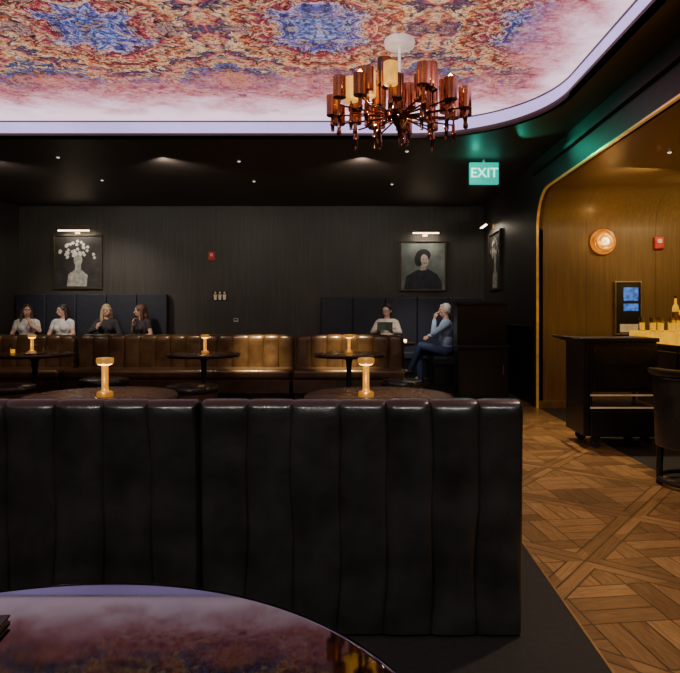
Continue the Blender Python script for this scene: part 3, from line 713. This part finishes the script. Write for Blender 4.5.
# ------------------------------------------------------------------ things on tables
t=thing('menu_book','dark leather menu with gold edge at the foreground table left edge','menu',(-.715,1.02,.75),.12)
G().box(-.10,.10,-.07,.07,0,.004).box(-.10,.10,-.07,.07,.011,.015).build('cover',M['menu'],t,bevel=.0015)
G().box(-.097,.097,-.067,.067,.004,.011).build('pages',M['brass'],t)
lx,ly=xat(35,8.5),8.5
tumbler(lx-.22,ly-.15,.75,'clear tumbler of amber drink left of the lamp on the far left table',fill='amber')
tumbler(lx+.20,ly-.1,.75,'clear tumbler right of the lamp on the far left table')
tumbler(lx+.30,ly+.12,.75,'tall clear glass near the right rim of the far left table',h=.15)
t=thing('plate','dark plate near the front rim of the far left table','plate',(lx+.12,ly-.3,.75))
G().lathe([(0.00001,0),(.06,0),(.11,.014),(.112,.018),(.06,.008),(0.00001,.006)],n=36).build('dish',M['black'],t)
G().ell((.01,0,.018),(.045,.035,.014)).build('food',M['cream'],t)
t=thing('wine_glass','stemmed glass on the far left table beside the lamp','glass',(lx-.08,ly+.18,.75))
G().lathe([(0.00001,0),(.032,.001),(.032,.004),(.005,.008),(.004,.08),(.02,.09),(.034,.12),(.030,.17),(.028,.17),(.032,.12),(.018,.093),(0.00001,.088)],n=24).build('bowl',M['glass'],t)
tumbler(.60,10.56,.80,'clear tumbler on the small table between the two booth guests')
t=thing('candle_holder','small lit glass candle holder on the booth table','candle',(.74,10.60,.80))
G().lathe([(0.00001,0),(.03,0),(.036,.07),(.033,.07),(.028,.005),(0.00001,.005)],n=24).build('glass_cup',M['glass'],t)
G().lathe([(0.00001,.006),(.024,.006),(.024,.05),(0.00001,.05)],n=20).build('wax',M['lamp_glow'],t)
# ------------------------------------------------------------------ people
def blob(name,g,mat,parent,voxel=.007,smooth_it=4):
    me=bpy.data.meshes.new(name); me.from_pydata(g.v,[],g.f)
    bm=bmesh.new(); bm.from_mesh(me); bmesh.ops.remove_doubles(bm,verts=bm.verts,dist=2e-4); bmesh.ops.recalc_face_normals(bm,faces=bm.faces); bm.to_mesh(me); bm.free()
    o=bpy.data.objects.new('tmp',me); col.objects.link(o)
    r=o.modifiers.new('r','REMESH'); r.mode='VOXEL'; r.voxel_size=voxel; r.use_smooth_shade=True
    s=o.modifiers.new('s','SMOOTH'); s.iterations=smooth_it; s.factor=.5
    bpy.context.view_layer.update()
    m2=bpy.data.meshes.new_from_object(o.evaluated_get(bpy.context.evaluated_depsgraph_get()))
    bpy.data.objects.remove(o)
    m2.materials.clear(); m2.materials.append(mat); m2.polygons.foreach_set('use_smooth',[True]*len(m2.polygons))
    p=bpy.data.objects.new(name,m2); col.objects.link(p)
    if parent: p.parent=parent
    return p
SK=[pm('skin_light',(.66,.41,.30),.5,var=.06),pm('skin_tan',(.45,.26,.17),.5,var=.06)]
eyew=pm('eye_white',(.8,.78,.75),.3); iris=pm('iris_brown',(.03,.015,.008),.3); lip=pm('lips',(.45,.13,.11),.5)
def person(label,loc,rz,skin,hairc,shirtc,pantc,long_hair,arms,head=(0,0,0),lean=(0,0),seat=.48,female=True,sleeve=1.0,k=1.0,cross=False,glasses=False,shoec=(.02,.02,.02)):
    t=thing('person',label,'person',loc,rz)
    hip=Vector((0,0,seat+.085)); fx,fy=lean
    mid=hip+Vector((fx*.4,fy*.4,.20)); chest=hip+Vector((fx*.8,fy*.8,.36)); nb=hip+Vector((fx,fy,.49)); hc=nb+Vector((fx*.3,fy*.3-.02,.185))
    shw=.165 if female else .19
    yaw,pitch,roll=head
    R=(Matrix.Rotation(yaw,3,'Z')@Matrix.Rotation(pitch,3,'X')@Matrix.Rotation(roll,3,'Y'))
    P=lambda x,y,z: hc+R@Vector((x,y,z))
    def torso(g,e):
        g.ell(hip+Vector((0,.0,.0)),(.175+e,.125+e,.105+e))
        g.ell(mid-Vector((0,0,.04)),(.140+e,.105+e,.15+e))
        g.ell(chest,(.158+e+(.015 if not female else 0),.112+e,.165+e))
        g.cap(chest+Vector((-shw+.03,0,.10)),chest+Vector((shw-.03,0,.10)),.055+e,.055+e)
        if female:
            for s in(-1,1): g.ell(chest+Vector((s*.065,-.085,-.01)),(.055+e,.05+e,.055+e))
    def armg(g,e,frac=1.0):
        for s,(el,wr,hd,pn) in zip((-1,1),arms):
            sh=chest+Vector((s*shw,0,.09)); el=Vector(el);wr=Vector(wr)
            g.cap(sh,el if frac>.5 else sh.lerp(el,.45),.050+e,.038+e)
            if frac>.6: g.cap(el,el.lerp(wr,min(1,frac)*.97 if e else 1),.038+e,.026+e)
    def legg(g,e):
        for s in(-1,1):
            h=hip+Vector((s*.09,-.02,-.01)); kn=Vector((s*.11,-.45,seat+.055)); an=Vector((s*.12,-.43,.09))
            if cross and s==1: kn=Vector((.02,-.43,seat+.16)); an=Vector((-.16,-.60,.22))
            g.cap(h,kn,.082+e,.056+e); g.cap(kn,an,.055+e,.036+e)
            yield s,kn,an
    b=G(); torso(b,0)
    b.cap(nb-Vector((0,0,.05)),hc-Vector((0,-.01,.06)),.056,.050)
    armg(b,0)
    ankles=[]
    for s,kn,an in legg(b,0): ankles.append((s,an))
    for s,an in ankles: b.cap(an,an+Vector((0,-.13,-.055)),.036,.028)
    b.ell(hc+R@Vector((0,.005,.02)),(.076,.095,.103),R); b.ell(P(0,-.028,-.055),(.056,.060,.058),R)
    b.cap(P(0,-.090,.012),P(0,-.112,-.022),.009,.015)
    b.ell(P(0,-.080,-.055),(.026,.018,.020),R)
    b.ell(P(0,-.082,.035),(.055,.016,.012),R)
    for s in(-1,1):
        b.ell(P(s*.078,.012,-.005),(.011,.020,.030),R); b.ell(P(s*.042,-.066,-.022),(.022,.02,.02),R)
    for s,(el,wr,hd,pn) in zip((-1,1),arms):
        wr=Vector(wr); d=Vector(hd).normalized(); nrm=Vector(pn).normalized(); side=d.cross(nrm).normalized(); nrm=side.cross(d).normalized()
        for q,(off,ln) in enumerate(((-.033,.068),(-.011,.078),(.011,.074),(.033,.058))):
            kn=wr+d*.085+side*off; b.cap(wr+side*off*.5,kn,.017,.0125)
            p2=kn+(d*.8+nrm*.5+side*off*2).normalized()*ln*.52; p3=p2+(d*.35+nrm*.9).normalized()*ln*.48
            b.cap(kn,p2,.0105,.0095); b.cap(p2,p3,.0095,.008)
        th0=wr+d*.025-side*.02; th1=wr+d*.06-side*.055+nrm*.012; th2=th1+(d*.8+nrm*.5).normalized()*.035
        b.cap(th0,th1,.016,.012); b.cap(th1,th2,.0115,.009)
    blob('body',b,skin,t,.0055,2)
    g=G(); torso(g,.014); armg(g,.012,sleeve); g.cap(nb-Vector((0,0,.06)),nb-Vector((0,.0,.015)),.070,.060)
    blob('shirt',g,pm('garment',shirtc,.8,var=.15,scale=20),t,.007,3)
    g=G(); g.ell(hip,(.190,.142,.118)); list(legg(g,.014)); blob('trousers',g,pm('trouser_cloth',pantc,.8,var=.15,scale=20),t,.008,3)
    for s,an in ankles:
        g=G(); g.cap(an+Vector((0,.025,-.035)),an+Vector((0,-.14,-.055)),.046,.036); g.cap(an+Vector((0,0,0)),an+Vector((0,-.01,-.04)),.045,.042); blob('shoe',g,pm('shoe_leather',shoec,.5),t,.007,2)
    g=G()
    if long_hair: g.ell(P(0,.022,.036),(.086,.098,.098),R)
    elif female: g.ell(P(0,.022,.036),(.086,.098,.098),R)
    else: g.ell(P(0,.026,.044),(.081,.088,.086),R)
    if long_hair:
        for s in(-1,1):
            g.cap(P(s*.074,.02,.02),P(s*.088,.015,-.12),.028,.034); g.cap(P(s*.088,.015,-.12),P(s*.085,-.01,-.24),.034,.022)
        g.cap(P(0,.06,0),P(0,.085,-.20),.068,.055); g.cap(P(-.03,.08,-.1),P(-.04,.09,-.26),.05,.03); g.cap(P(.03,.08,-.1),P(.04,.09,-.26),.05,.03)
        for s in(-1,1): g.cap(P(s*.01,-.062,.098),P(s*.07,-.045,.03),.016,.016)
    else:
        if female: g.ell(P(0,.05,-.01),(.080,.065,.075),R); g.ell(P(0,.10,.03),(.035,.03,.035),R)
        else: g.ell(P(0,.050,.0),(.070,.052,.055),R)
        for i in range(7): g.cap(P(-.06+i*.02,-.045,.10),P(-.05+i*.02,-.058,.088),.012,.008)
    blob('hair',g,pm('hair_strands',hairc,.5,var=.4,scale=40,stretch=(4,4,.6)),t,.006,2)
    for s in(-1,1):
        e=G().ell(P(s*.030,-.0815,.006),(.0125,.0125,.008),R,12,8).build('eye',eyew,t)
        G().ell(P(s*.030,-.0925,.006),(.0055,.003,.0055),R,10,6).build('iris',iris,e)
        G().cap(P(s*.016,-.096,.028),P(s*.045,-.084,.030),.0045,.003,8).build('eyebrow',pm('brow',tuple(c*.6 for c in hairc),.7),t)
    G().ell(P(0,-.096,-.055),(.024,.008,.0075),R,14,8).build('mouth',lip,t)
    if glasses:
        g=G()
        for s in(-1,1): g.tube([tuple(P(s*.032+.024*math.cos(a),-.103,.006+.018*math.sin(a))) for a in [2*PI*i/16 for i in range(16)]],.0022,6,True)
        g.tube([tuple(P(-.01,-.104,.008)),tuple(P(.01,-.104,.008))],.002,6)
        for s in(-1,1): g.tube([tuple(P(s*.055,-.10,.01)),tuple(P(s*.082,.01,.01))],.002,6)
        g.build('glasses',M['black'],t)
    return t
LAP=[((-.24,-.06,.80),(-.12,-.28,.72),(.5,-.8,-.1),(0,0,-1)),((.24,-.06,.80),(.12,-.28,.72),(-.5,-.8,-.1),(0,0,-1))]
def arms_up(s_up,x=.06,z=1.12,y=-.22):
    a=list(LAP)
    i=0 if s_up<0 else 1
    a[i]=((s_up*.25,-.14,.86),(s_up*x,y,z-.12),(-s_up*.15,.05,1),(-s_up*.6,.3,0))
    return a
PY=11.72; PZ=.10
def pp(px,Y=PY): return (xat(px,Y),Y,PZ)
person('person with dark long hair and white top leftmost on the far booth',pp(27),.25,SK[0],(.07,.04,.025),(.72,.70,.66),(.03,.03,.04),True,arms_up(1,.12,1.08),head=(.35,0,.05),sleeve=.4)
person('person with dark long hair and pale top, second from left on the booth',pp(63),-.1,SK[0],(.03,.02,.017),(.72,.74,.72),(.03,.03,.04),True,LAP,head=(-.4,.08,0),sleeve=.4)
person('person with fair hair and black top, third from left on the booth',pp(107),.2,SK[0],(.46,.34,.20),(.03,.03,.033),(.03,.03,.04),True,arms_up(-1,.14,1.02),head=(.5,.05,0),sleeve=1)
person('person with brown hair and dark sleeveless top at the right end of the booth',pp(147),-.7,SK[0],(.12,.06,.035),(.04,.035,.04),(.03,.03,.04),True,arms_up(-1,.10,1.10),head=(-.5,.1,.1),lean=(-.05,-.06),sleeve=.3)
READ=[((-.25,-.12,.84),(-.13,-.33,.86),(.3,-.7,.5),(.3,0,-1)),((.25,-.12,.84),(.13,-.33,.86),(-.3,-.7,.5),(-.3,0,-1))]
person('person with dark tied hair and cream jacket reading a menu on the navy booth',pp(387,11.7),-.15,SK[0],(.03,.02,.018),(.70,.60,.48),(.05,.05,.07),False,READ,head=(-.25,.25,0),sleeve=1,glasses=True)
mb=thing('menu_book','open dark menu held by the person in the cream jacket','menu',(xat(387,11.7)-.05,11.27,.985),-.15)
def fold(y0,y1,g): return g.add([(-.14,y0-.06,0),(0,y0,0),(.14,y0-.06,0),(-.14,y0-.04,.15),(0,y0+.02,.15),(.14,y0-.04,.15),(-.14,y1-.06,0),(0,y1,0),(.14,y1-.06,0),(-.14,y1-.04,.15),(0,y1+.02,.15),(.14,y1-.04,.15)],[(0,1,4,3),(1,2,5,4),(6,9,10,7),(7,10,11,8),(0,3,9,6),(2,8,11,5),(0,6,7,1),(1,7,8,2),(3,4,10,9),(4,5,11,10)])
fold(-.006,0,G()).build('cover',M['menu'],mb,smooth=False)
fold(.001,.004,G()).build('pages',M['paper'],mb,smooth=False)
MAN=[((-.24,-.10,.82),(-.06,-.30,.80),(.8,-.4,0),(0,.3,-1)),((.22,-.24,.86),(.03,-.20,1.09),(-.1,.15,1),(-.2,1,0))]
person('white-haired person in light blue shirt and jeans sitting sideways on the navy booth',(1.43,10.55,PZ),-PI/2,SK[0],(.72,.70,.68),(.42,.60,.85),(.05,.09,.19),False,MAN,head=(.15,.05,0),female=False,cross=True,sleeve=.9,shoec=(.03,.02,.015))
# ------------------------------------------------------------------ lighting
w=bpy.data.worlds.new('world'); scene.world=w; w.use_nodes=True
w.node_tree.nodes['Background'].inputs[0].default_value=(.02,.02,.03,1); w.node_tree.nodes['Background'].inputs[1].default_value=.25
WARM=(1,.62,.28); SOFT=(1,.88,.76)
# downlights over the far banquettes
for x,y,e,tx,s_ in ((-1.75,9.0,1500,-1.60,24),(-.3,9.0,1500,-.28,25),(-1.6,9.15,420,-1.6,22),(-.2,9.15,420,-.2,24),(-3.0,9.0,150,-3.0,44),(-5.0,9.0,80,-5.0,44)):
    light('SPOT',(x,y,3.3),e,(1,.72,.38),.02,target=(tx,9.66 if y==9.0 else 9.45,.60),spot=s_,blend=1)
# people
light('SPOT',(-5.0,9.9,3.3),190,(1,.86,.72),.05,target=(-4.9,11.9,1.2),spot=75,blend=1)
light('SPOT',(.7,8.9,3.3),230,(1,.92,.84),.05,target=(.95,11.1,1.1),spot=36,blend=1)
# wide soft wall wash from the dark ceiling strip
for x in (-5.2,-2.7,.0): light('SPOT',(x,8.3,3.34),80,SOFT,.03,target=(x,12.2,1.8),spot=120,blend=1)
# aisle floor
light('SPOT',(1.85,6.6,3.3),400,(1,.74,.42),.05,target=(1.75,6.3,0),spot=70,blend=1)
light('SPOT',(1.7,3.2,3.3),230,(1,.74,.44),.05,target=(1.7,3.4,0),spot=90,blend=1)
# golden wall washers
light('AREA',(4.3,7.3,2.85),20,(1,.72,.34),.5,target=(3.9,8.5,1.3),sy=.3)
light('AREA',(3.2,7.0,2.88),9,(1,.72,.34),.4,target=(3.0,8.5,1.6),sy=.3)
light('POINT',(4.6,6.2,1.9),8,(1,.62,.2),.005)
# tabletop pools
for px,Y,e in((101,4.16,170),(378,4.16,170),(35,8.5,25),(204,8.5,25),(349,8.5,25)):
    light('SPOT',(xat(px,Y),Y+.9,3.3),e,WARM,.03,target=(xat(px,Y),Y,.75),spot=24,blend=.9)
# added unseen fill spots behind the camera, brightening the near banquette backs
for x in (-2.2,-1.1,.3,1.3): light('SPOT',(x,-1.2,3.3),130,(1,.97,.90),.03,target=(x*.8,2.46,.80),spot=46,blend=1)
